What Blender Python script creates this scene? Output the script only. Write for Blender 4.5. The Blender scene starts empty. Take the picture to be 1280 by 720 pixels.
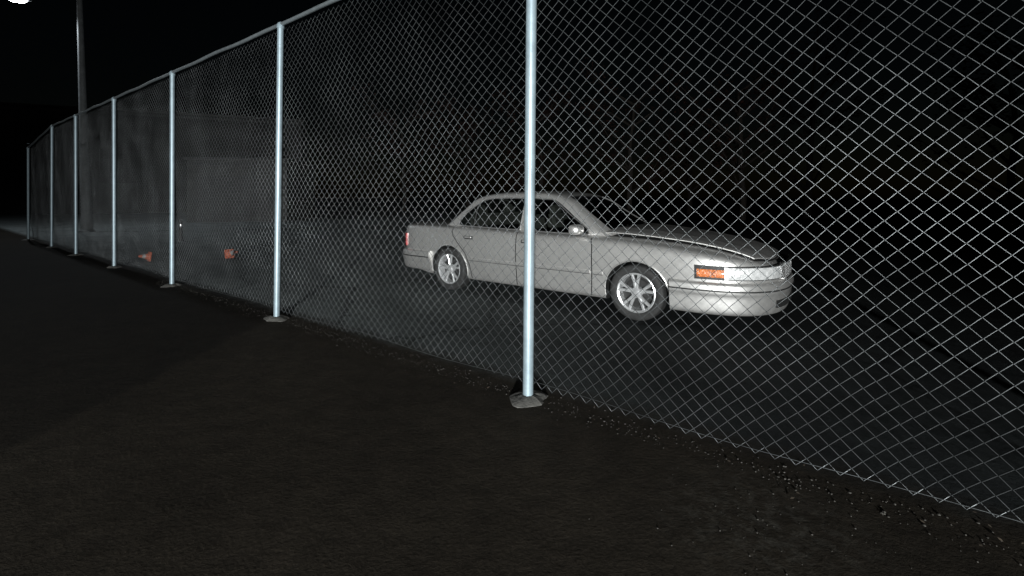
import bpy, bmesh, math, random
import numpy as np
from mathutils import Vector, Matrix
DEBUG=False
random.seed(7); rng=np.random.default_rng(7)
S=bpy.context.scene
COL=S.collection
# ------------------------------------------------------------------ helpers
def pchip(xs,ys):
    xs=np.array(xs,float); ys=np.array(ys,float); h=np.diff(xs); dl=np.diff(ys)/h
    m=np.zeros(len(xs)); m[0]=dl[0]; m[-1]=dl[-1]
    for i in range(1,len(xs)-1):
        if dl[i-1]*dl[i]>0:
            w1=2*h[i]+h[i-1]; w2=h[i]+2*h[i-1]
            m[i]=(w1+w2)/(w1/dl[i-1]+w2/dl[i])
    def f(x):
        x=min(max(x,xs[0]),xs[-1]); i=min(max(int(np.searchsorted(xs,x))-1,0),len(h)-1)
        t=(x-xs[i])/h[i]
        return ((2*t**3-3*t*t+1)*ys[i]+(t**3-2*t*t+t)*h[i]*m[i]+(-2*t**3+3*t*t)*ys[i+1]+(t**3-t*t)*h[i]*m[i+1])
    return f
def chaikin(p,n=2):
    p=[tuple(q) for q in p]
    for _ in range(n):
        o=[p[0]]
        for a,b in zip(p[:-1],p[1:]):
            o.append(tuple(.75*u+.25*v for u,v in zip(a,b))); o.append(tuple(.25*u+.75*v for u,v in zip(a,b)))
        o.append(p[-1]); p=o
    return p
def mesh_obj(name,verts,faces,mats,smooth=True,parent=None,midx=None,angle=None):
    me=bpy.data.meshes.new(name); me.from_pydata([tuple(v) for v in verts],[],faces)
    ob=bpy.data.objects.new(name,me); COL.objects.link(ob)
    for m in (mats if isinstance(mats,(list,tuple)) else [mats]): me.materials.append(m)
    bm=bmesh.new(); bm.from_mesh(me); bmesh.ops.recalc_face_normals(bm,faces=bm.faces); bm.to_mesh(me); bm.free()
    if midx is not None: me.polygons.foreach_set('material_index',midx)
    if smooth: me.polygons.foreach_set('use_smooth',[True]*len(me.polygons))
    if angle: me.set_sharp_from_angle(angle=math.radians(angle))
    if parent: ob.parent=parent
    return ob
def empty(name,loc=(0,0,0),rz=0):
    e=bpy.data.objects.new(name,None); COL.objects.link(e); e.location=loc; e.rotation_euler=(0,0,rz); e.empty_display_size=.3
    return e
class MB:
    """mesh accumulator"""
    def __init__(s): s.v=[]; s.f=[]; s.m=[]
    def add(s,v,f,mi=0):
        b=len(s.v); s.v+= [tuple(q) for q in v]; s.f+=[tuple(i+b for i in q) for q in f]; s.m+=[mi]*len(f)
    def box(s,c,sz,mi=0,M=None,bev=0.0):
        bm=bmesh.new(); bmesh.ops.create_cube(bm,size=1)
        for v in bm.verts: v.co=Vector((v.co.x*sz[0],v.co.y*sz[1],v.co.z*sz[2]))
        if bev>0: bmesh.ops.bevel(bm,geom=bm.edges[:],offset=bev,segments=2,affect='EDGES')
        for v in bm.verts:
            v.co=(M@v.co if M else v.co)+Vector(c)
        bm.verts.index_update()
        s.add([v.co[:] for v in bm.verts],[[v.index for v in f.verts] for f in bm.faces],mi); bm.free()
    def tube(s,pts,r,seg=10,mi=0,cap=True):
        pts=[Vector(p) for p in pts]; n=len(pts); rs=r if isinstance(r,(list,tuple)) else [r]*n
        V=[];F=[]
        up=None
        for i,p in enumerate(pts):
            t=(pts[min(i+1,n-1)]-pts[max(i-1,0)]).normalized()
            if up is None: up=Vector((0,0,1)) if abs(t.z)<.9 else Vector((1,0,0))
            a=t.cross(up).normalized(); b=a.cross(t).normalized(); up=b
            for k in range(seg):
                an=2*math.pi*k/seg; V.append(p+(a*math.cos(an)+b*math.sin(an))*rs[i])
        for i in range(n-1):
            for k in range(seg):
                F.append((i*seg+k,i*seg+(k+1)%seg,(i+1)*seg+(k+1)%seg,(i+1)*seg+k))
        if cap: F.append(tuple(range(seg))[::-1]); F.append(tuple((n-1)*seg+k for k in range(seg)))
        s.add(V,F,mi)
    def lathe(s,prof,seg=40,mi=0,axis='Z',c=(0,0,0),closed=False):
        V=[];F=[];n=len(prof)
        for k in range(seg):
            a=2*math.pi*k/seg
            for r,h in prof:
                if axis=='Z': V.append((c[0]+r*math.cos(a),c[1]+r*math.sin(a),c[2]+h))
                else: V.append((c[0]+r*math.cos(a),c[1]+h,c[2]+r*math.sin(a)))
        rr=range(n) if closed else range(n-1)
        for k in range(seg):
            k2=(k+1)%seg
            for j in rr: F.append((k*n+j,k*n+(j+1)%n,k2*n+(j+1)%n,k2*n+j))
        s.add(V,F,mi)
    def obj(s,name,mats,parent=None,smooth=True,angle=35):
        return mesh_obj(name,s.v,s.f,mats,smooth,parent,s.m,angle)
# ------------------------------------------------------------------ materials
def mat(name,col,rough=.6,metal=0,coat=0,emis=None,es=0,noise=0,nscale=8,bump=0,bscale=60,rnoise=0):
    m=bpy.data.materials.new(name); m.use_nodes=True; nt=m.node_tree; N=nt.nodes; L=nt.links
    b=N['Principled BSDF']; b.inputs['Base Color'].default_value=(*col,1); b.inputs['Roughness'].default_value=rough
    b.inputs['Metallic'].default_value=metal; b.inputs['Coat Weight'].default_value=coat; b.inputs['Coat Roughness'].default_value=.06
    if emis: b.inputs['Emission Color'].default_value=(*emis,1); b.inputs['Emission Strength'].default_value=es
    tc=N.new('ShaderNodeTexCoord')
    if noise or rnoise:
        n=N.new('ShaderNodeTexNoise'); n.inputs['Scale'].default_value=nscale; n.inputs['Detail'].default_value=8; n.inputs['Roughness'].default_value=.65
        L.new(tc.outputs['Object'],n.inputs['Vector'])
        if noise:
            r=N.new('ShaderNodeValToRGB'); r.color_ramp.elements[0].position=.3; r.color_ramp.elements[1].position=.7
            r.color_ramp.elements[0].color=(*[c*(1-noise) for c in col],1); r.color_ramp.elements[1].color=(*[min(1,c*(1+noise*.6)) for c in col],1)
            L.new(n.outputs['Fac'],r.inputs['Fac']); L.new(r.outputs['Color'],b.inputs['Base Color'])
        if rnoise:
            mr=N.new('ShaderNodeMapRange'); mr.inputs['From Min'].default_value=.3; mr.inputs['From Max'].default_value=.7
            mr.inputs['To Min'].default_value=rough-rnoise; mr.inputs['To Max'].default_value=rough+rnoise
            L.new(n.outputs['Fac'],mr.inputs['Value']); L.new(mr.outputs['Result'],b.inputs['Roughness'])
    if bump:
        n2=N.new('ShaderNodeTexNoise'); n2.inputs['Scale'].default_value=bscale; n2.inputs['Detail'].default_value=6
        L.new(tc.outputs['Object'],n2.inputs['Vector'])
        bp=N.new('ShaderNodeBump'); bp.inputs['Strength'].default_value=bump; bp.inputs['Distance'].default_value=.01
        L.new(n2.outputs['Fac'],bp.inputs['Height']); L.new(bp.outputs['Normal'],b.inputs['Normal'])
    return m
M_galv=mat('galvanised_steel',(.27,.34,.38),.45,.4,noise=.2,nscale=7,rnoise=.05,bump=.05,bscale=60)
M_wire=mat('fence_wire',(.075,.080,.083),.38,.7,noise=.65,nscale=2.2)
M_rail=mat('fence_rail',(.15,.17,.18),.5,.4,noise=.3,nscale=10)
M_trim=mat('window_trim',(.35,.35,.35),.35,.8)
M_black=mat('black_plastic',(.012,.012,.012),.6)
M_rubber=mat('tyre_rubber',(.018,.018,.018),.75,noise=.3,nscale=30,bump=.3,bscale=150)
M_chrome=mat('chrome',(.8,.8,.8),.16,1)
M_rim=mat('alloy_rim',(.85,.86,.87),.28,.75)
M_amber=mat('amber_lens',(.60,.17,.045),.2,0,coat=1,bump=.5,bscale=120,noise=.5,nscale=30)
M_red=mat('red_lens',(.35,.02,.02),.2,0,coat=1)
M_lens=mat('headlamp_lens',(.88,.9,.9),.25,.4,coat=1,bump=.9,bscale=30,noise=.35,nscale=14)
M_seat=mat('seat_cloth',(.16,.15,.14),.8,noise=.3,nscale=20)
M_dash=mat('dashboard',(.03,.03,.032),.6)
M_plate=mat('number_plate',(.6,.6,.58),.5)
M_conc=mat('concrete',(.075,.072,.066),.9,noise=.5,nscale=9,bump=.8,bscale=40)
M_pole=mat('painted_pole',(.14,.15,.155),.7,.1,noise=.3,nscale=5)
M_lampon=mat('lamp_lens_lit',(.9,.9,.9),.4,emis=(.9,.95,1.0),es=40)
M_orange=mat('cone_orange',(.36,.09,.045),.7,noise=.4,nscale=20)
M_white=mat('cone_band',(.22,.22,.22),.5)
M_bark=mat('bark',(.03,.024,.02),.9,noise=.4,nscale=12,bump=1,bscale=30)
M_stone=mat('gravel_stone',(.05,.046,.04),.9,noise=.5,nscale=9)
M_dleaf=mat('dry_leaves',(.06,.045,.03),.9,noise=.5,nscale=7)
def leafmat(name,c1,c2):
    m=mat(name,c1,.8); nt=m.node_tree; N=nt.nodes; L=nt.links
    g=N.new('ShaderNodeNewGeometry'); r=N.new('ShaderNodeValToRGB')
    r.color_ramp.elements[0].color=(*c1,1); r.color_ramp.elements[1].color=(*c2,1)
    L.new(g.outputs['Random Per Island'],r.inputs['Fac']); L.new(r.outputs['Color'],N['Principled BSDF'].inputs['Base Color'])
    N['Principled BSDF'].inputs['Specular IOR Level'].default_value=.1
    return m
M_leaf=leafmat('tree_leaves',(.012,.012,.009),(.05,.022,.018))
def carpaint(name,base):
    m=mat(name,base,.36,.75,coat=.8); nt=m.node_tree; N=nt.nodes; L=nt.links; b=N['Principled BSDF']
    tc=N.new('ShaderNodeTexCoord'); sp=N.new('ShaderNodeSeparateXYZ'); L.new(tc.outputs['Object'],sp.inputs[0])
    n=N.new('ShaderNodeTexNoise'); n.inputs['Scale'].default_value=3.5; n.inputs['Detail'].default_value=9; n.inputs['Roughness'].default_value=.7
    L.new(tc.outputs['Object'],n.inputs['Vector'])
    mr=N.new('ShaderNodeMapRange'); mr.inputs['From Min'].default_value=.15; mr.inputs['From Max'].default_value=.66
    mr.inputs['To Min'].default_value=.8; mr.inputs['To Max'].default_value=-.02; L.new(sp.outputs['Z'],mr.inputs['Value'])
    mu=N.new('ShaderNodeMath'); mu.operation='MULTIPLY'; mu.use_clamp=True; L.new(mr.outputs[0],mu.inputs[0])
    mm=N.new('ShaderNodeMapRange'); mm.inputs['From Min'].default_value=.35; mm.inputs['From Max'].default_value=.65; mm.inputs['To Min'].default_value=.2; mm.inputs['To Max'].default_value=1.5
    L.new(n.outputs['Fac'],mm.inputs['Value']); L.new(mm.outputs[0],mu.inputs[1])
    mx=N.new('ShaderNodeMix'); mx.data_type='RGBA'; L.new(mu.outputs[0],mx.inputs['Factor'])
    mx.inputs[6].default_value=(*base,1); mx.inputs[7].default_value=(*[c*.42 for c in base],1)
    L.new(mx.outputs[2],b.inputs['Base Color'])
    rr=N.new('ShaderNodeMapRange'); rr.inputs['To Min'].default_value=.36; rr.inputs['To Max'].default_value=.7
    L.new(mu.outputs[0],rr.inputs['Value']); L.new(rr.outputs[0],b.inputs['Roughness'])
    n3=N.new('ShaderNodeTexNoise'); n3.inputs['Scale'].default_value=1.6; n3.inputs['Detail'].default_value=2; L.new(tc.outputs['Object'],n3.inputs['Vector'])
    bp=N.new('ShaderNodeBump'); bp.inputs['Strength'].default_value=.25; bp.inputs['Distance'].default_value=.05; L.new(n3.outputs['Fac'],bp.inputs['Height']); L.new(bp.outputs[0],b.inputs['Normal'])
    return m
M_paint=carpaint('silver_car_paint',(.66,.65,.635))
M_glass=bpy.data.materials.new('tinted_glass'); M_glass.use_nodes=True
nt=M_glass.node_tree; nt.nodes.clear(); o=nt.nodes.new('ShaderNodeOutputMaterial'); mx=nt.nodes.new('ShaderNodeMixShader'); fr=nt.nodes.new('ShaderNodeFresnel'); fr.inputs[0].default_value=1.5
tr=nt.nodes.new('ShaderNodeBsdfTransparent'); tr.inputs[0].default_value=(.34,.37,.36,1); gl=nt.nodes.new('ShaderNodeBsdfGlossy'); gl.inputs['Roughness'].default_value=.08; gl.inputs['Color'].default_value=(.9,.9,.9,1)
for a,b in ((fr.outputs[0],mx.inputs[0]),(tr.outputs[0],mx.inputs[1]),(gl.outputs[0],mx.inputs[2]),(mx.outputs[0],o.inputs[0])): nt.links.new(a,b)

# ------------------------------------------------------------------ layout constants
CH=1.38; FPX=560.0
dv=Vector((.8107,-.5857,0)); nv=Vector((.5857,.8107,0)); FN=2.55
def FP(s,z=0,o=0): return Vector((nv.x*(FN+o)+dv.x*s, nv.y*(FN+o)+dv.y*s, z))
# ------------------------------------------------------------------ ground
def ground_mat():
    m=bpy.data.materials.new('asphalt'); m.use_nodes=True; nt=m.node_tree; N=nt.nodes; L=nt.links; b=N['Principled BSDF']
    tc=N.new('ShaderNodeTexCoord')
    def noise(sc,d=8,r=.6):
        n=N.new('ShaderNodeTexNoise'); n.inputs['Scale'].default_value=sc; n.inputs['Detail'].default_value=d; n.inputs['Roughness'].default_value=r; L.new(tc.outputs['Object'],n.inputs['Vector']); return n
    def ramp(src,p0,p1,c0,c1):
        r=N.new('ShaderNodeValToRGB'); r.color_ramp.elements[0].position=p0; r.color_ramp.elements[1].position=p1
        r.color_ramp.elements[0].color=c0; r.color_ramp.elements[1].color=c1; L.new(src,r.inputs[0]); return r
    def mix(f,a,bb,mode='MIX'):
        x=N.new('ShaderNodeMix'); x.data_type='RGBA'; x.blend_type=mode
        if isinstance(f,float): x.inputs[0].default_value=f
        else: L.new(f,x.inputs[0])
        for s,i in ((a,6),(bb,7)):
            if isinstance(s,tuple): x.inputs[i].default_value=s
            else: L.new(s,x.inputs[i])
        return x
    n1=noise(.7,9,.65); n2=noise(6,8,.7); n3=noise(55,4,.7)
    street=ramp(n1.outputs[0],.32,.7,(.020,.016,.0115,1),(.040,.033,.0245,1))
    # yard surface: lit ground on the left and unlit on the right, put into the colour
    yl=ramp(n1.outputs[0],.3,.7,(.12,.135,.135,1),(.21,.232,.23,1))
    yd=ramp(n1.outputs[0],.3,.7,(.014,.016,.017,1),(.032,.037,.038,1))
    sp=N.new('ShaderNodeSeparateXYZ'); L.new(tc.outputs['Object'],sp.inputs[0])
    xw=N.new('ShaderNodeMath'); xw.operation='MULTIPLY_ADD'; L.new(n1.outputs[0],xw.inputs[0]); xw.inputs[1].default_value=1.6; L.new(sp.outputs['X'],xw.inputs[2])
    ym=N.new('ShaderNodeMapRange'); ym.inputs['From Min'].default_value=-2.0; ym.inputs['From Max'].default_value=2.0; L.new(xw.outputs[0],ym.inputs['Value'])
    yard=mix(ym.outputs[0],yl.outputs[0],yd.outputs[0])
    dp=N.new('ShaderNodeVectorMath'); dp.operation='DOT_PRODUCT'; dp.inputs[1].default_value=(nv.x,nv.y,0); L.new(tc.outputs['Object'],dp.inputs[0])
    wob=N.new('ShaderNodeMath'); wob.operation='MULTIPLY_ADD'; L.new(n2.outputs[0],wob.inputs[0]); wob.inputs[1].default_value=.25; L.new(dp.outputs['Value'],wob.inputs[2])
    mr=N.new('ShaderNodeMapRange'); mr.inputs['From Min'].default_value=FN+.25; mr.inputs['From Max'].default_value=FN+.5; L.new(wob.outputs[0],mr.inputs['Value'])
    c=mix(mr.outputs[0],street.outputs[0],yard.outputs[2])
    sm=N.new('ShaderNodeMapRange'); sm.inputs['From Min'].default_value=-2.72; sm.inputs['From Max'].default_value=-2.62; sm.inputs['To Min'].default_value=.55; sm.inputs['To Max'].default_value=1; 
    w2=N.new('ShaderNodeMath'); w2.operation='MULTIPLY_ADD'; L.new(n2.outputs[0],w2.inputs[0]); w2.inputs[1].default_value=.12; L.new(sp.outputs['X'],w2.inputs[2]); L.new(w2.outputs[0],sm.inputs['Value'])
    # the darker tone to the left only exists on the street side
    sk_=N.new('ShaderNodeMix'); sk_.data_type='FLOAT'; L.new(mr.outputs[0],sk_.inputs[0]); L.new(sm.outputs[0],sk_.inputs[2]); sk_.inputs[3].default_value=1.0
    c=mix(1.0,c.outputs[2],sk_.outputs[0],'MULTIPLY')
    g=ramp(n3.outputs[0],.35,.72,(.7,.7,.7,1),(1.3,1.3,1.3,1)); c=mix(1.0,c.outputs[2],g.outputs[0],'MULTIPLY')
    g2=ramp(n2.outputs[0],.35,.7,(.72,.72,.72,1),(1.2,1.2,1.2,1)); c=mix(1.0,c.outputs[2],g2.outputs[0],'MULTIPLY')
    # slab joints / cracks in the yard
    vo=N.new('ShaderNodeTexVoronoi'); vo.feature='DISTANCE_TO_EDGE'; vo.inputs['Scale'].default_value=.35
    va=N.new('ShaderNodeVectorMath'); va.operation='MULTIPLY_ADD'; L.new(n2.outputs['Color'],va.inputs[0]); va.inputs[1].default_value=(.35,.35,.35); L.new(tc.outputs['Object'],va.inputs[2]); L.new(va.outputs[0],vo.inputs['Vector'])
    ck=ramp(vo.outputs['Distance'],0,.012,(.35,.35,.35,1),(1,1,1,1)); ck2=mix(mr.outputs[0],(1,1,1,1),ck.outputs[0]); c=mix(1.0,c.outputs[2],ck2.outputs[2],'MULTIPLY')
    # sandy patch on the street near the fence
    ds=N.new('ShaderNodeVectorMath'); ds.operation='DISTANCE'; ds.inputs[1].default_value=(1.05,1.88,0); L.new(tc.outputs['Object'],ds.inputs[0])
    dm=N.new('ShaderNodeMapRange'); dm.inputs['From Min'].default_value=.05; dm.inputs['From Max'].default_value=.5; dm.inputs['To Min'].default_value=.5; dm.inputs['To Max'].default_value=0; L.new(ds.outputs['Value'],dm.inputs['Value'])
    n4=noise(16,7,.75); nr=ramp(n4.outputs[0],.47,.62,(0,0,0,1),(1,1,1,1)); dd=N.new('ShaderNodeMath'); dd.operation='MULTIPLY'; L.new(dm.outputs[0],dd.inputs[0]); L.new(nr.outputs[0],dd.inputs[1])
    c=mix(dd.outputs[0],c.outputs[2],(.10,.095,.082,1))
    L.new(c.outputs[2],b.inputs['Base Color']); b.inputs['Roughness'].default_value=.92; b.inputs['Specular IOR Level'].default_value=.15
    ad=N.new('ShaderNodeMath'); ad.operation='MULTIPLY_ADD'; L.new(n3.outputs[0],ad.inputs[0]); ad.inputs[1].default_value=.35; L.new(n2.outputs[0],ad.inputs[2])
    bp=N.new('ShaderNodeBump'); bp.inputs['Strength'].default_value=.4; bp.inputs['Distance'].default_value=.012; L.new(ad.outputs[0],bp.inputs['Height']); L.new(bp.outputs[0],b.inputs['Normal'])
    return m
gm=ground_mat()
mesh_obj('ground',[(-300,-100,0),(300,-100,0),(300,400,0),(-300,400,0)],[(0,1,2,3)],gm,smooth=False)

# ------------------------------------------------------------------ fence
FH=3.31
fence=empty('chain_link_fence')
posts=[5.17,1.73,-1.708,-5.13,-8.365,-11.45,-14.57,-17.33,-20.9]
def toph(s): return FH if s>-17.33 else FH+(s+17.33)/3.57*.36
leans={-5.13:.09,-1.708:.035,-8.365:.02,-11.45:-.02,-14.57:-.03,-17.33:.05,-20.9:-.02}
pb=MB(); fb=MB()
for s in posts:
    lean=leans.get(s,0); h=toph(s)-.03
    base=FP(s); top=FP(s+lean,h)
    pb.tube([base-Vector((0,0,.05)),base.lerp(top,.5),top],.036 if s in (-1.708,) else .033,20)
    pb.lathe([(.041,-.02),(.041,.02),(.03,.045),(.012,.058),(0,.06)],16,c=top)
    # wire ties round the post
    for i in range(9):
        zz=.2+i*.36; q=base.lerp(top,zz/h); pb.lathe([(.0365,-.0018),(.0385,-.0018),(.0385,.0018),(.0365,.0018)],16,c=q,closed=True)
pb.obj('posts',M_galv,fence)
rb=MB()
for a,b in zip(posts[:-1],posts[1:]):
    n=12; P=[]
    for i in range(n+1):
        s=a+(b-a)*i/n; P.append(FP(s,toph(s)+.008*math.sin(i*1.1+a)*math.sin(math.pi*i/n)))
    rb.tube(P,.021,10)
rb.obj('top_rail',M_rail,fence)
rb=MB(); rb.tube([FP(s,.10+.012*math.sin(s*3),.03) for s in np.linspace(5.17,-20.9,120)],.0018,5)
rb.obj('tension_wire',M_wire,fence)
for s in posts:
    V=[];F=[];n=26;rings=[(.0,.03),(.06,.03),(.095,.020),(.125,.003),(.135,-.03)]
    for r,z in rings:
        for k in range(n):
            a=2*math.pi*k/n; rr=r*(1+.16*math.sin(a*2+s)+.09*math.sin(a*5+s*2))
            V.append(FP(s+rr*math.cos(a)*1.1,z+.004*math.sin(k*2.3)*(r>0),rr*math.sin(a)))
    for i in range(len(rings)-1):
        for k in range(n): F.append((i*n+k,i*n+(k+1)%n,(i+1)*n+(k+1)%n,(i+1)*n+k))
    fb.add(V,F)
fb.obj('footings',M_conc,fence)
p=.043; s0,s1=5.17,-20.9
nw=int((s0-s1)/p); zb=.065
def bulge(s,z):
    return .010*np.sin(s*2.1+z*1.3)*np.sin(z*1.1)+.008*np.sin(s*5.3+z*2.2)+.03*np.exp(-((z-.15)/.25)**2)*(np.sin(s*1.7)+.6)
VV=[];FF=[];SEG=5; base=0
for k in range(nw):
    sa=s0-k*p; h=toph(sa-p); ns=int((h-zb)/p)
    j=np.arange(ns+1)
    z=zb+j*p+.006*np.sin(sa*1.9)+.003*np.sin(sa*13)
    tip=(j%2) if k%2==0 else 1-(j%2)
    s=sa-p*tip+ .010*np.sin(z*2.7+sa*.9)+.003*np.sin(z*9+sa*7)+.002*np.sin(z*23+sa*3)
    off=np.where(tip==1,-.0022,.0022)+.052
    r=.0017
    o=off+bulge(s,z)*.9
    C=np.stack([nv.x*(FN+o)+dv.x*s, nv.y*(FN+o)+dv.y*s, z],1)
    an=np.arange(SEG)*2*math.pi/SEG
    ring=np.stack([dv.x*np.cos(an)*1.41+nv.x*np.sin(an), dv.y*np.cos(an)*1.41+nv.y*np.sin(an), 0*an],1)*r
    V=(C[:,None,:]+ring[None,:,:]).reshape(-1,3)
    VV.append(V)
    i=np.arange(ns)[:,None]*SEG; q=np.arange(SEG)[None,:]; q2=(q+1)%SEG
    F=np.stack([i+q,i+q2,i+SEG+q2,i+SEG+q],2).reshape(-1,4)+base
    FF.append(F); base+=len(V)
VV=np.concatenate(VV); FF=np.concatenate(FF)
me=bpy.data.meshes.new('wire_mesh'); me.vertices.add(len(VV)); me.vertices.foreach_set('co',VV.ravel()); me.loops.add(FF.size); me.loops.foreach_set('vertex_index',FF.ravel().astype(np.int32))
me.polygons.add(len(FF)); me.polygons.foreach_set('loop_start',(np.arange(len(FF))*4).astype(np.int32)); me.polygons.foreach_set('use_smooth',np.ones(len(FF),bool)); me.update(); me.validate()
me.materials.append(M_wire); ob=bpy.data.objects.new('wire_mesh',me); COL.objects.link(ob); ob.parent=fence
if DEBUG: bpy.data.objects.remove(ob)

# ------------------------------------------------------------------ car
def se(x,c,a,n):
    t=abs(x-c)/a
    return max(1-t**n,0)**(1/n)
NC,NA,NN=1.85,.94,2.7
TC,TA,TN=-1.95,.68,4.0
w0=pchip([-2.7,-1.9,-.6,.8,1.85,2.8],[.925,.94,.965,.965,.95,.95])
def wid(x):
    w=w0(x)
    if x>NC: w*=se(x,NC,NA,NN)
    if x<TC: w*=se(x,TC,TA,TN)
    return max(w,.01)
ztf=pchip([-2.63,-2.55,-2.4,-1.6,-1.3,.9,1.1,1.8,2.3,2.55,2.68,2.79],[.88,.955,.975,.985,.97,.955,.965,.915,.835,.77,.71,.66])
zsf=pchip([-2.63,-2.55,-2.3,-1.5,0,1.1,1.9,2.4,2.6,2.79],[.83,.915,.93,.93,.905,.885,.825,.75,.70,.62])
zbf=pchip([-2.63,-2.3,-1.8,1.8,2.4,2.79],[.34,.27,.19,.19,.24,.28])
def section(x):
    w=wid(x); zt=ztf(x); zs=zsf(x); zb_=zbf(x)
    P=[(0,zb_),(.55*w,zb_),(.88*w,zb_),(.935*w,zb_+.01),(.958*w,zb_+.05),(.975*w,.37),(.988*w,.47),(1.0*w,.58),(1.0*w,zs-.16),(.992*w,zs-.09),(.978*w,zs-.035),(.955*w,zs-.006),(.91*w,zs+.012),(.70*w,zs+(zt-zs)*.72),(.4*w,zt-.006),(0,zt)]
    return chaikin(P,2)
def loft(xs,secf,name,mats,midx_f=None):
    V=[];F=[];m=None
    for x in xs:
        half=secf(x); m=len(half)
        ring=[(x,-y,z) for y,z in half]+[(x,y,z) for y,z in half[-2:0:-1]]
        V+=ring
    R=2*m-2
    for i in range(len(xs)-1):
        for k in range(R): F.append((i*R+k,i*R+(k+1)%R,(i+1)*R+(k+1)%R,(i+1)*R+k))
    F.append(tuple(range(R))); F.append(tuple((len(xs)-1)*R+k for k in range(R)))
    mi=[midx_f([sum(V[i][a] for i in f)/len(f) for a in range(3)]) for f in F] if midx_f else None
    return mesh_obj(name,V,F,mats,True,None,mi)
def prism_xz(poly,y0,y1,shear=None):
    n=len(poly); V=[(x,y0,z) for x,z in poly]+[(x,y1,z) for x,z in poly]
    F=[tuple(range(n)),tuple(range(n,2*n))]+[(i,(i+1)%n,(i+1)%n+n,i+n) for i in range(n)]
    return V,F
def prism_xy(poly,z0,z1):
    n=len(poly); V=[(x,y,z0) for x,y in poly]+[(x,y,z1) for x,y in poly]
    F=[tuple(range(n)),tuple(range(n,2*n))]+[(i,(i+1)%n,(i+1)%n+n,i+n) for i in range(n)]
    return V,F
def cutter(V,F):
    return mesh_obj('cut',V,F,[M_paint,M_black],False,None,[1]*len(F))
def boolean(ob,cutters):
    for c in cutters:
        md=ob.modifiers.new('b','BOOLEAN'); md.operation='DIFFERENCE'; md.object=c; md.solver='EXACT'
    dg=bpy.context.evaluated_depsgraph_get(); dg.update()
    me=bpy.data.meshes.new_from_object(ob.evaluated_get(dg)); ob.modifiers.clear(); ob.data=me
    for c in cutters: bpy.data.objects.remove(c)
def ribbon(path,wd):
    P=[Vector((a,b)) for a,b in path]; L=[];R=[]
    for i,q in enumerate(P):
        t=(P[min(i+1,len(P)-1)]-P[max(i-1,0)]).normalized(); n=Vector((-t.y,t.x))*wd/2
        L.append(tuple(q+n)); R.append(tuple(q-n))
    return L+R[::-1]
def side_y(x,z):
    half=section(x); pts=[q for q in half if q[0]>.88*wid(x)]
    zs=[q[1] for q in pts]; ys=[q[0] for q in pts]
    return float(np.interp(z,zs,ys))
def top_z(x,y):
    half=section(x); k=max(range(len(half)),key=lambda i:half[i][0]); pts=half[k:][::-1]
    return float(np.interp(abs(y),[q[0] for q in pts],[q[1] for q in pts]))
FA,RA=1.42,-1.42; WR=.315; WZ=.315

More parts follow.
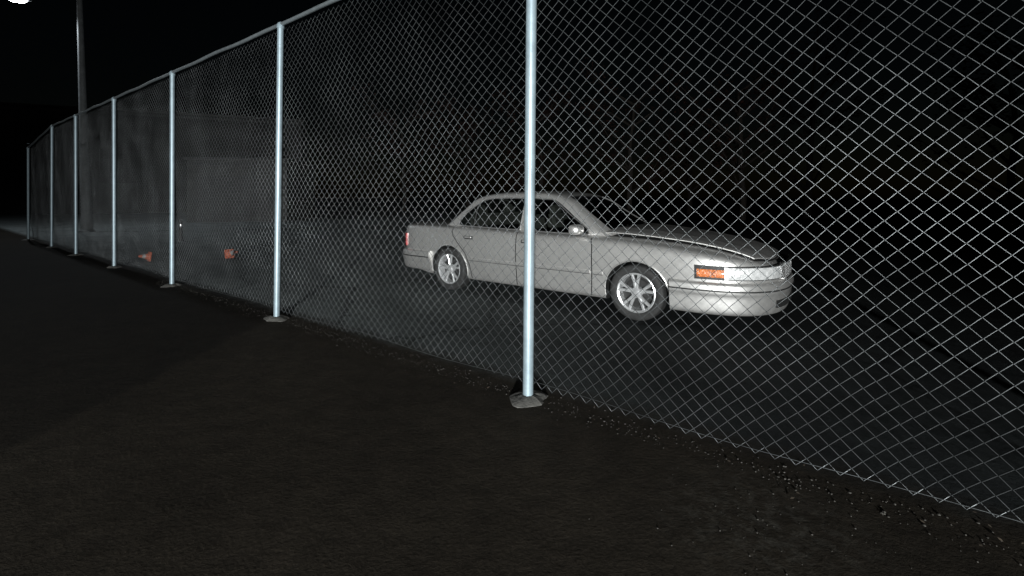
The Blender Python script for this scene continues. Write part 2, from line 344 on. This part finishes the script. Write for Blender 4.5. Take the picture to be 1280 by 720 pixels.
def build_car():
    car=empty('parked_car')
    xs=[TC-TA*math.sin(t) for t in np.linspace(math.pi/2,0,18)[:-1]]+list(np.linspace(TC,NC,80))+[NC+NA*math.sin(t) for t in np.linspace(0,math.pi/2,26)[1:]]
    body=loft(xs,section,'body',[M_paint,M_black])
    cuts=[]
    for ax in (FA,RA):
        for sg in (-1,1):
            poly=[(ax+.362*math.cos(a)*(1.0),WZ+.352*math.sin(a)) for a in np.linspace(-.1,math.pi+.1,40)]
            poly+= [(ax-.37,.0),(ax+.37,.0)]
            cuts.append(cutter(*prism_xz(poly,sg*.66,sg*1.2)))
    cuts.append(cutter(*prism_xy([(-1.32,-.74),(.92,-.76),(.92,.76),(-1.32,.74)],.34,1.3)))
    gaps=[[(.88,.22),(.90,.5),(.90,.8),(.86,.95)],[(-.195,.22),(-.19,.6),(-.19,.95)],
          [(-.98,.22),(-1.01,.40),(-1.09,.58),(-1.24,.72),(-1.33,.82),(-1.36,.95)]]
    for g in gaps:
        for sg in (-1,1): cuts.append(cutter(*prism_xz(ribbon(g,.013),sg*.90,sg*1.1)))
    cuts.append(cutter(*prism_xy([(-2.45,-.80),(-1.55,-.80),(-1.55,-.792),(-2.45,-.792)],.90,1.1)))
    cuts.append(cutter(*prism_xy([(-2.45,.80),(-1.55,.80),(-1.55,.792),(-2.45,.792)],.90,1.1)))
    boolean(body,cuts)
    body.data.polygons.foreach_set('use_smooth',[True]*len(body.data.polygons)); body.data.set_sharp_from_angle(angle=math.radians(32))
    body.name='body'; body.parent=car
    def xf(y): 
        t=min(abs(y)/.95,.999); return NC+(NA-.07)*(1-t**NN)**(1/NN)
    hood=MB(); nu,nvv=40,28; V=[];F=[]
    def hp(u,v,dz):
        vv=v*2-1
        yw=.79-.13*u
        y=vv*yw; x0=1.0+.05*(1-vv*vv); x=x0+u*(xf(y)-.03-x0)
        return (x,y,top_z(x,y)+dz)
    for lay,dz in ((0,.050),(1,.040)):
        for i in range(nu+1):
            for j in range(nvv+1):
                u=i/nu; v=j/nvv; lift=dz-.016*u
                edge=max(abs(v*2-1)-.94,0)/.06; 
                crease=.010*math.exp(-((abs(v*2-1)-.62)/.07)**2)*(1-u*.6)
                V.append(hp(u,v,lift-.006*edge**2+(crease if lay==0 else 0)))
    nn=(nu+1)*(nvv+1)
    for i in range(nu):
        for j in range(nvv):
            a=i*(nvv+1)+j; q=(a,a+1,a+nvv+2,a+nvv+1); F.append(q); F.append(tuple(t+nn for t in q[::-1]))
    bd=[i*(nvv+1) for i in range(nu+1)]+[nu*(nvv+1)+j for j in range(1,nvv+1)]+[i*(nvv+1)+nvv for i in range(nu-1,-1,-1)]+[j for j in range(nvv-1,0,-1)]
    for a,b in zip(bd,bd[1:]+bd[:1]): F.append((a,b,b+nn,a+nn))
    hood.add(V,F); hood.obj('hood',[M_paint],car,angle=50)
    V=[];F=[]
    for i in range(nu+1):
        for j in range(nvv+1):
            u=i/nu; v=j/nvv; vv=(v*2-1); x,y,z=hp(u,v,.003); V.append((x+ .006*u,y*1.03,top_z(x,y*1.03)+.003))
    for i in range(nu):
        for j in range(nvv):
            a=i*(nvv+1)+j; F.append((a,a+1,a+nvv+2,a+nvv+1))
    mesh_obj('hood_gap_shade',V,F,M_black,True,car)  # black sheet that stands in for the shade in the hood gap
    gz=pchip([-1.82,-1.6,-1.32,-1.04,-.75,-.3,0,.2,.33,.65,.98,1.16],[.90,.985,1.20,1.40,1.447,1.460,1.453,1.428,1.385,1.19,1.0,.90])
    def gsec(off):
        def f(x):
            zt=gz(x)-off; yb=.815-off; zr=zt-.035
            def yy(z): return yb-max(z-.90,0)*.36
            z1=max(zr,.80)
            zm=.93 if z1>.96 else .8+(z1-.8)*.6
            P=[(0,.78),(yb*.6,.78),(yb,.78),(yb,.82),(yy(zm),zm),(yy((zm+z1)/2)+.006,(zm+z1)/2),(yy(z1-.03)+.003,max(z1-.03,.81)),(yy(z1)-.035,z1+.016),(yy(z1)*.72,zt-.002),(yy(z1)*.35,zt+.006),(0,zt+.008)]
            return chaikin(P,2)
        return f
    def warp(ob):
        for v in ob.data.vertices:
            x,y,z=v.co
            q=1-min((y/.82)**2,1)
            if x>.1: v.co.x+= .15*q*min((x-.1)/.35,1)
            if x<-.9: v.co.x-= .10*q*min((-.9-x)/.3,1)
    gx=list(np.linspace(-1.80,1.14,84))
    gh=loft(gx,gsec(0),'greenhouse',[M_paint,M_black])
    inn=loft(list(np.linspace(-1.72,1.06,70)),gsec(.035),'inner',[M_paint,M_black])
    inn.data.polygons.foreach_set('material_index',[1]*len(inn.data.polygons))
    for v in inn.data.vertices:
        if v.co.z<.76: v.co.z=.70
    cuts=[inn]
    fw=[(-.155,.935),(.3,.925),(.79,.925),(.76,.99),(.50,1.15),(.27,1.31),(.20,1.345),(.05,1.352),(-.155,1.36)]
    rw=[(-.235,1.36),(-.235,.935),(-.8,.945),(-1.28,.955),(-1.35,.975),(-1.34,1.03),(-1.26,1.13),(-1.14,1.22),(-1.02,1.30),(-.93,1.335),(-.80,1.355),(-.5,1.362)]
    for sg in (-1,1):
        cuts.append(cutter(*prism_xz(fw,sg*.35,sg*1.2)))
        cuts.append(cutter(*prism_xz(rw,sg*.35,sg*1.2)))
    ws=[(.31,-.50),(.31,.50),(.36,.54),(1.02,.70),(1.06,.66),(1.06,-.66),(1.02,-.70),(.36,-.54)]
    bl=[(-1.02,-.50),(-1.02,.50),(-1.10,.55),(-1.60,.64),(-1.64,.6),(-1.64,-.6),(-1.60,-.64),(-1.10,-.55)]
    cuts.append(cutter(*prism_xy(ws,.93,1.6))); cuts.append(cutter(*prism_xy(bl,.965,1.6)))
    boolean(gh,cuts); warp(gh)
    gh.data.polygons.foreach_set('use_smooth',[True]*len(gh.data.polygons)); gh.data.set_sharp_from_angle(angle=math.radians(35)); gh.parent=car; gh.name='roof_and_pillars'
    glass=loft(list(np.linspace(-1.79,1.13,60)),gsec(.014),'window_glass',[M_glass]); warp(glass); glass.parent=car
    tb=MB()
    for sg in (-1,1):
        for poly in (fw,rw):
            P=[(x,sg*(.815-max(z-.90,0)*.36+.002),z) for x,z in poly]; 
            for a,b in zip(P,P[1:]+P[:1]): tb.tube([a,b],.0075,6)
        tb.tube([(-1.06,sg*(.815-.04*.36-.008),.95),(-1.06,sg*(.815-.36*.36-.008),1.27)],.009,6,1)
    tb.obj('window_trim',[M_trim,M_black],car)
    cb=MB()
    for y0 in (-.55,.08): cb.tube([(1.16-.0,y0,.985),(1.06,y0+.30,1.02),(1.0,y0+.52,1.045)],.007,6)
    cb.obj('wipers',M_black,car)
    def plan(cx,a,b,n,sg,ext,N=160):
        P=[]
        for e in ext[:1]: P.append((e,-b))
        for ph in np.linspace(-math.pi/2,math.pi/2,N):
            P.append((cx+sg*a*abs(math.cos(ph))**(2/n), b*math.copysign(abs(math.sin(ph))**(2/n),ph)))
        for e in ext[:1]: P.append((e,b))
        return P
    def sweep(P,prof,mb,mi=0,taper=None):
        n=len(P); m=len(prof); V=[];F=[]
        for i,(x,y) in enumerate(P):
            a=P[max(i-1,0)]; b=P[min(i+1,n-1)]; t=Vector((b[0]-a[0],b[1]-a[1])).normalized(); nr=Vector((t.y,-t.x))
            if nr.x*(x)+nr.y*y<0: nr=-nr
            for o_,z in prof: V.append((x+nr.x*o_,y+nr.y*o_,z))
        for i in range(n-1):
            for k in range(m): F.append((i*m+k,i*m+(k+1)%m,(i+1)*m+(k+1)%m,(i+1)*m+k))
        F.append(tuple(range(m))); F.append(tuple((n-1)*m+k for k in range(m)))
        mb.add(V,F,mi)
    NP=plan(NC,NA,.95,NN,1,[1.80]); TP=plan(TC,TA,.94,TN,-1,[-1.80])
    bp=MB()
    profF=chaikin([(-.06,.20),(-.02,.185),(.012,.21),(.022,.30),(.03,.38),(.045,.41),(.05,.46),(.042,.505),(.01,.52),(-.06,.525)],2)
    sweep(NP,profF,bp,0)
    sweep(NP,[(.045,.430),(.0535,.434),(.0535,.444),(.045,.448)],bp,1)
    cen=[q for q in NP if abs(q[1])<.55]
    sweep(cen,[(.0,.255),(.0285,.26),(.034,.335),(.0,.34)],bp,1)
    profR=chaikin([(-.06,.26),(-.02,.25),(.015,.27),(.03,.36),(.05,.42),(.052,.50),(.03,.55),(-.06,.56)],2)
    sweep(TP,profR,bp,0); sweep(TP,[(.049,.450),(.0567,.454),(.0567,.466),(.049,.47)],bp,1)
    bp.obj('bumpers',[M_paint,M_black],car)
    lb=MB()
    for sg in (-1,1):
        side=[q for q in NP if q[1]*sg>0]
        lens=lambda z0,z1,o1:[(-.03,z0),(o1*.7,z0+.004),(o1,z0+.02),(o1,(z0+z1)/2),(o1*.8,z1-.02),(o1*.4,z1-.004),(-.03,z1)]
        am=[q for q in side if 2.06<q[0]<2.33]; hl=[q for q in side if q[0]>=2.335 and abs(q[1])>.40]
        sweep(am,lens(.565,.65,.016),lb,0); sweep(hl,lens(.55,.675,.018),lb,1)
        ar=[q for q in side if 2.03<q[0] and abs(q[1])>.37]
        sweep(ar,[(-.03,.545),(.006,.545),(.006,.685),(-.03,.685)],lb,2)
        sweep([q for q in side if 2.31<q[0]<2.35],[(-.02,.54),(.02,.545),(.02,.675),(-.02,.68)],lb,3)
        tl=[q for q in TP if q[1]*sg>.45 and q[0]<-2.38]
        sweep(tl,lens(.60,.80,.014),lb,4)
    lb.obj('lamps',[M_amber,M_lens,M_black,M_chrome,M_red],car)
    gb=MB(); g=[q for q in NP if abs(q[1])<.36]
    sweep(g,[(-.02,.535),(.012,.535),(.012,.695),(-.02,.695)],gb,1)
    for z0,z1 in ((.528,.545),(.685,.708)): sweep(g,[(0,z0),(.03,z0),(.034,(z0+z1)/2),(.03,z1),(0,z1)],gb,0)
    for y in np.linspace(-.35,.35,25):
        x=NC+NA*(1-(abs(y)/.95)**NN)**(1/NN); gb.box((x+.016,y,.615),(.022,.006 if abs(y)<.34 else .02,.145),0)
    gb.box((NC+NA+.03,0,.66),(.012,.05,.05),0,bev=.004)
    gb.obj('grille',[M_chrome,M_black],car)
    mb=MB()
    for sg in (-1,1):
        for a,b in ((-2.30,-1.83),(-1.02,.875),(.92,1.035),(1.83,2.0)):
            X=np.linspace(a,b,max(int((b-a)/.05),2)); V=[];F=[]
            pr=[(-.01,-.022),(.010,-.018),(.013,0),(.010,.018),(-.01,.022)]
            for x in X:
                for o_,dz in pr: z=.50+dz; V.append((x,sg*(side_y(x,z)+o_),z))
            for i in range(len(X)-1):
                for k in range(4): F.append((i*5+k,i*5+k+1,i*5+5+k+1,i*5+5+k))
            F.append((0,1,2,3,4)); F.append(tuple(len(V)-5+k for k in range(5)))
            mb.add(V,F,0)
            V=[];F=[]
            for x in X:
                for o_,dz in ((-.004,-.030),(.003,-.029),(.003,-.0225),(-.004,-.022)): z=.50+dz; V.append((x,sg*(side_y(x,z)+o_),z))
            for i in range(len(X)-1):
                for k in range(3): F.append((i*4+k,i*4+k+1,i*4+4+k+1,i*4+4+k))
            mb.add(V,F,1)
        for hx in (-.02,-1.02):
            hz=.80; yy=side_y(hx,hz)
            mb.box((hx,sg*(yy+.004),hz),(.17,.012,.045),1,bev=.004); mb.box((hx,sg*(yy+.018),hz+.006),(.13,.016,.022),0,bev=.006)
        for ax in (FA,RA):
            P=[(ax+.366*math.cos(a),WZ+.356*math.sin(a)) for a in np.linspace(-.2,math.pi+.2,34)]
            mb.tube([(x,sg*(side_y(x,z)-.001),z) for x,z in P],.009,6,0)
    mb.obj('side_mouldings',[M_paint,M_black],car)
    mm=MB()
    for sg in (-1,1):
        mm.box((.70,sg*.845,.955),(.06,.09,.05),1,bev=.01)
        V=[];F=[]; n=18
        for i,(xo,sc) in enumerate([(-.045,.92),(-.03,1.0),(.02,.98),(.06,.82),(.085,.5),(.093,.1)]):
            for k in range(n):
                a=2*math.pi*k/n; cy=math.copysign(abs(math.cos(a))**.55,math.cos(a))*.105*sc; cz=math.copysign(abs(math.sin(a))**.55,math.sin(a))*.062*sc
                V.append((.69+xo,sg*(.955+cy),.985+cz))
            if i: 
                for k in range(n): F.append(((i-1)*n+k,(i-1)*n+(k+1)%n,i*n+(k+1)%n,i*n+k))
        F.append(tuple(range(n))); F.append(tuple(5*n+k for k in range(n)))
        mm.add(V,F,0); mm.box((.642,sg*.955,.985),(.004,.17,.095),2)
    mm.obj('wing_mirrors',[M_paint,M_black,M_chrome],car)
    ib=MB()
    def rot(ay): return Matrix.Rotation(ay,3,'Y')
    for sx in (.05,-.85):
        for yy_,wy in (((-.37,.56),(.37,.56)) if sx>0 else ((0,1.32),)):
            ib.box((sx,yy_,.52),(.55,wy,.18),0,bev=.05); ib.box((sx-.31,yy_,.82),(.16,wy,.62),0,M=rot(-.28),bev=.06)
        for yy_ in (-.37,.37): ib.box((sx-.42,yy_,1.17),(.10,.27,.17),0,M=rot(-.2),bev=.04)
    ib.box((.86,0,.80),(.34,1.44,.26),1,bev=.05); ib.box((-1.42,0,.92),(.3,1.3,.04),1,bev=.01)
    for k in range(28):
        a0=2*math.pi*k/28; a1=2*math.pi*(k+1)/28
        f=lambda a:(.56+.06*math.sin(a),.37+.19*math.cos(a),.93+.18*math.sin(a)); ib.tube([f(a0),f(a1)],.014,6,1,cap=False)
    ib.box((.58,.37,.93),(.05,.34,.05),1,bev=.015); ib.box((.42,0,1.345),(.02,.22,.055),1,bev=.01)
    ib.obj('interior',[M_seat,M_dash],car)
    ub=MB(); ub.box((0,0,.19),(3.9,1.2,.06),0,bev=.02); ub.tube([(-2.6,-.45,.24),(-2.2,-.45,.24)],.03,10,0); ub.obj('underbody',M_black,car)
    ub=MB(); ub.box((-2.655,0,.70),(.012,.32,.15),0); ub.obj('number_plate',M_plate,car)
    for ax in (FA,RA):
        for sg in (-1,1):
            wb=MB()
            T=chaikin([(.207,-.085),(.235,-.105),(.285,-.108),(.31,-.09),(.315,-.05),(.315,.05),(.31,.09),(.285,.108),(.235,.105),(.207,.085)],2)
            wb.lathe(T,56,0,'Y',closed=False)
            for g_ in (-.045,0,.045): wb.lathe([(.3155,g_-.005),(.3165,g_-.004),(.3165,g_+.004),(.3155,g_+.005)],56,2,'Y')
            wb.lathe([(.212,-.104),(.222,-.10),(.212,-.094),(.198,-.088),(.193,-.06),(.188,.0),(.188,.09),(.21,.10)],56,1,'Y')
            wb.lathe([(.188,.0),(.0,.0)],40,2,'Y'); wb.lathe([(.15,-.012),(.145,-.022),(.06,-.022),(0,-.022)],40,2,'Y')
            wb.lathe([(.062,-.03),(.06,-.080),(.048,-.094),(.02,-.099),(0,-.1)],24,1,'Y')
            for k in range(5):
                for dd in (-.16,.16):
                    a=2*math.pi*k/5+.35; ra=a+dd*.7; rb_=a+dd*1.35
                    V=[]
                    for r,an,hw,y0,y1 in ((.045,ra,.015,-.090,-.05),(.13,(ra+rb_)/2,.0145,-.088,-.06),(.203,rb_,.016,-.097,-.07)):
                        cx,cz=r*math.cos(an),r*math.sin(an); tx,tz=-math.sin(an),math.cos(an)
                        for s_,y_,f_ in ((-1,y1,1),(-1,y0+.006,1),(-.5,y0,1),(.5,y0,1),(1,y0+.006,1),(1,y1,1)): V.append((cx+tx*hw*s_,y_,cz+tz*hw*s_))
                    F=[]
                    for i in range(2):
                        for q in range(6): F.append((i*6+q,i*6+(q+1)%6,i*6+6+(q+1)%6,i*6+6+q))
                    wb.add(V,F,1)
            o_=wb.obj('wheel_'+('front' if ax>0 else 'rear')+('_right' if sg<0 else '_left'),[M_rubber,M_rim,M_black,M_rail],car)
            o_.location=(ax,sg*.835,WR)
            if sg>0: o_.rotation_euler=(0,0,math.pi)
    return car
car=build_car()
cn=5.76; cs=-3.217
car.location=(nv.x*cn+dv.x*cs, nv.y*cn+dv.y*cs,0); car.rotation_euler=(0,0,math.atan2(dv.y,dv.x))

# ------------------------------------------------------------------ street lamp (lit)
def street_lamp(x,y,leanx,energy,h=10.2,armdir=(-1,-.25)):
    e=empty('street_lamp',(x,y,0)); mb=MB()
    top=Vector((leanx,0,h))
    mb.tube([(0,0,0),(leanx*.45,0,h*.45),top],[.17,.13,.085],16,0)
    mb.lathe([(.24,0),(.24,.05),(.19,.12),(.19,.5),(.17,.55)],20,0)
    A=Vector((armdir[0],armdir[1],0)).normalized(); P=[top+A*t*1.6+Vector((0,0,-.12+.16*math.sin(t*math.pi)-.50*t)) for t in np.linspace(0,1,10)]
    mb.tube(P,.035,10,0)
    hd=P[-1]+A*.3; R=Matrix.Rotation(math.atan2(A.y,A.x),3,'Z')
    mb.box(hd+Vector((0,0,.05)),(.72,.30,.13),0,M=R,bev=.05)
    V=[];F=[];n=20
    for i,(sc,dz) in enumerate(((1,-.01),(.96,-.06),(.7,-.10),(.3,-.12),(.02,-.125))):
        for k in range(n): 
            a=2*math.pi*k/n; q=R@Vector((.28*sc*math.cos(a)+.05,.14*sc*math.sin(a),dz)); V.append(hd+q)
        if i:
            for k in range(n): F.append(((i-1)*n+k,(i-1)*n+(k+1)%n,i*n+(k+1)%n,i*n+k))
    mb.add(V,F,1)
    mb.obj('pole_arm_and_head',[M_pole,M_lampon],e)
    l=bpy.data.lights.new('lamp_light','SPOT'); l.energy=energy; l.color=(.86,.94,1.0); l.shadow_soft_size=.12; l.spot_size=math.radians(160); l.spot_blend=.4
    lo=bpy.data.objects.new('lamp_light',l); COL.objects.link(lo); lo.parent=e; lo.location=hd+Vector((0,0,-.16))
    return e
street_lamp(-16.7,17.6,-.3,900,h=9.56)
# work light on a short stand behind the photographer : the light that falls on the fence and the car
FLP=(-.5,-9.8); LZ=1.15
fl=empty('flood_light',(FLP[0],FLP[1],0)); mb=MB()
mb.tube([(0,-.1,0.25),(0,-.1,LZ+.1)],[.03,.025],14,0)
for k in range(3):
    a=k*2.094+.5; mb.tube([(0,-.1,.55),(.45*math.cos(a),-.1+.45*math.sin(a),.01)],.014,8,0)
mb.box((0,0,LZ),(.62,.12,.36),0,bev=.02); mb.box((0,.066,LZ),(.56,.008,.30),1)
for s_ in (-1,1): mb.box((s_*.33,-.03,LZ),(.012,.16,.05),0)
mb.obj('stand_and_head',[M_pole,M_lampon],fl)
l=bpy.data.lights.new('flood_beam','SPOT'); l.energy=17500; l.color=(.97,1.0,.99); l.shadow_soft_size=.13; l.spot_size=math.radians(70); l.spot_blend=1
lo=bpy.data.objects.new('flood_beam',l); COL.objects.link(lo); lo.parent=fl; lo.location=(0,.35,LZ)
tgt=Vector((-1.5,6.5,1.9))-Vector((FLP[0],FLP[1]+.35,LZ)); lo.rotation_euler=tgt.to_track_quat('-Z','Y').to_euler()

# ------------------------------------------------------------------ traffic cones, added glint bollard
def cone(x,y,h,tilt=0,rz=0):
    e=empty('traffic_cone',(x,y,0),rz); mb=MB()
    mb.box((0,0,.014),(.20,.20,.026),0,bev=.006)
    mb.lathe([(.08,.026),(.07,.04),(.052,h*.45)],24,0); mb.lathe([(.053,h*.45),(.038,h*.7)],24,1); mb.lathe([(.038,h*.7),(.022,h*.98),(.016,h),(0,h)],24,0)
    o_=mb.obj('cone_body',[M_orange,M_white],e); o_.rotation_euler=(tilt,0,0)
    if tilt: o_.location=(0,0,.10)
cone(-6.35,10.05,.29,tilt=math.radians(78),rz=math.radians(65)); cone(-7.75,9.6,.20,tilt=math.radians(82),rz=math.radians(-40))
e=empty('glint_bollard',(-10.35,14.0,0)); mb=MB()  # bollard added to supply a small white glint
mb.lathe([(.09,0),(.09,.02),(.055,.04),(.05,.6),(.03,.65),(0,.655)],18,0); mb.lathe([(.053,.44),(.054,.45),(.054,.53),(.053,.54)],18,1)
mb.obj('glint_bollard_body',[M_black,M_chrome],e)
# ------------------------------------------------------------------ buildings
M_wall=mat('painted_block_wall',(.045,.045,.043),.9,noise=.35,nscale=1.5,bump=.4,bscale=20)
M_wall2=mat('metal_cladding',(.016,.016,.016),.8,noise=.3,nscale=1)
M_door=mat('steel_door',(.028,.028,.028),.7,noise=.2,nscale=4)
def shed(name,x,y,rz,w,d,h,wall,ribs=True):
    e=empty(name,(x,y,0),rz); mb=MB()
    mb.box((0,d/2,h/2),(w,d,h),0); mb.box((0,d/2,h+.06),(w+.3,d+.3,.12),1,bev=.02)
    mb.box((0,-.03,h-.25),(w-.02,.05,.16),1)
    if ribs:
        for i in range(int(w/.3)): mb.box((-w/2+.15+i*.3,-.012,h/2-.2),(.05,.03,h-.45),0)
    dw=min(2.6,w*.5)
    mb.box((-w*.12,-.05,1.25),(dw,.06,2.5),2)
    for i in range(9): mb.box((-w*.12,-.085,.2+i*.27),(dw-.06,.02,.03),1)
    mb.box((w*.33,-.05,1.03),(.9,.06,2.06),2); mb.box((w*.33+.33,-.10,1.0),(.04,.05,.14),1)
    mb.obj('walls_roof_door',[wall,M_door,M_door],e,smooth=False,angle=None)
shed('storage_shed',-15.0,24.5,math.radians(10),5.0,6,3.4,M_wall,False)
shed('warehouse',-30,38,math.radians(22),22,14,8.5,M_wall2,True)
# ------------------------------------------------------------------ trees behind the yard
lv=[];lf=[];tb=MB()
def tree(x,y,h):
    P=[Vector((x,y,0))]; r0=h*.016
    for i in range(5): P.append(P[-1]+Vector((random.uniform(-.2,.2),random.uniform(-.2,.2),h*.13)))
    tb.tube(P,[r0*(1-.13*i) for i in range(6)],8)
    tips=[]
    for i in range(13):
        b=P[random.randint(1,5)]; a=random.uniform(0,6.28); ln=random.uniform(.18,.36)*h
        m_=b+Vector((math.cos(a)*ln*.5,math.sin(a)*ln*.5,ln*.35)); t=b+Vector((math.cos(a)*ln,math.sin(a)*ln*.9,ln*random.uniform(.5,1.2)))
        tb.tube([b,m_,t],[r0*.45,r0*.28,r0*.08],6); tips+= [m_,t,m_.lerp(t,.5)]
    for t in tips:
        R=random.uniform(.5,1.1)
        for _ in range(55):
            d=Vector((random.gauss(0,1),random.gauss(0,1),random.gauss(0,.7)))*R*.55; c=t+d
            u=Vector((random.gauss(0,1),random.gauss(0,1),random.gauss(0,1))).normalized(); w=u.orthogonal().normalized(); sz=random.uniform(.06,.14)
            k=len(lv); lv.extend([c-u*sz,c-w*sz*.6,c+u*sz,c+w*sz*.6]); lf.append((k,k+1,k+2,k+3))
for (x,y,h) in [(1.5,23,8),(5.5,21,9),(9,17.5,8.5),(12.5,19,10),(15,13.5,8),(18,15,10),(-2.5,26,8),(9.5,24,10),(-7,29,9),(18,10.5,9)]: tree(x*1.5,y*1.5,h*1.35)
te=empty('tree_line'); tb.obj('trunks',M_bark,te); mesh_obj('foliage',lv,lf,M_leaf,False,te)
# ------------------------------------------------------------------ gravel & litter along the fence foot
gb=MB(); ico=bmesh.new(); bmesh.ops.create_icosphere(ico,subdivisions=1,radius=1); iv=[v.co.copy() for v in ico.verts]; ico.verts.index_update(); ifc=[[v.index for v in f.verts] for f in ico.faces]; ico.free()
def stone(c,r):
    sc=Vector((random.uniform(.7,1.3),random.uniform(.7,1.3),random.uniform(.4,.8)))*r
    gb.add([(c.x+v.x*sc.x*random.uniform(.8,1.2),c.y+v.y*sc.y*random.uniform(.8,1.2),c.z+v.z*sc.z) for v in iv],ifc)
for _ in range(1600):
    s=random.uniform(-9,2.2); o=random.gauss(.02,.06); r=min(abs(random.gauss(0,.0022))+.0015,.006); stone(FP(s,r*.2,o),r)
for _ in range(80):
    a=random.gauss(0,1); b=random.gauss(0,1); c=Vector((1.05+a*.22,1.88+b*.2,0)); r=min(abs(random.gauss(0,.0015))+.001,.004); c.z=r*.2; stone(c,r)
gb.obj('gravel',M_stone,None,smooth=False,angle=None)
lv=[];lf=[]
for _ in range(280):
    c=FP(random.uniform(-8,2),.006,random.gauss(.02,.08))
    a=random.uniform(0,6.28); u=Vector((math.cos(a),math.sin(a),random.uniform(-.2,.3))); w=Vector((-math.sin(a),math.cos(a),random.uniform(-.2,.2))); sz=random.uniform(.005,.012)
    k=len(lv); lv.extend([c-u*sz,c-w*sz*.5,c+u*sz,c+w*sz*.5]); lf.append((k,k+1,k+2,k+3))
mesh_obj('fallen_leaves',lv,lf,M_dleaf,False)

# ------------------------------------------------------------------ world, moonlight, camera
w=bpy.data.worlds.new('World'); S.world=w; w.use_nodes=True; nt=w.node_tree
sk=nt.nodes.new('ShaderNodeTexSky'); sk.sky_type='NISHITA'; sk.sun_disc=False; sk.sun_elevation=math.radians(8); sk.sun_rotation=math.radians(190)
nt.links.new(sk.outputs[0],nt.nodes['Background'].inputs[0]); nt.nodes['Background'].inputs[1].default_value=.0004
sl=bpy.data.lights.new('sun','SUN'); sl.energy=.006; sl.angle=math.radians(.5); sl.color=(1,.95,.9); so=bpy.data.objects.new('sun',sl); COL.objects.link(so)
so.rotation_euler=Vector((-.17,.97,-.14)).to_track_quat('-Z','Y').to_euler()
cd=bpy.data.cameras.new('camera'); cd.lens=FPX/1280*36; cd.sensor_width=36; cd.clip_end=1000; cd.clip_start=.05; cd.shift_y=-114/1280
co=bpy.data.objects.new('camera',cd); COL.objects.link(co); co.location=(0,0,CH); co.rotation_euler=(math.radians(90),0,0); S.camera=co
if DEBUG:
    k=2.4; cd.lens*=k; cd.shift_y=-(318-246)/1280*k; cd.shift_x=(755-640)/1280*k
S.view_settings.view_transform='Standard'; S.view_settings.look='None'; S.view_settings.exposure=0
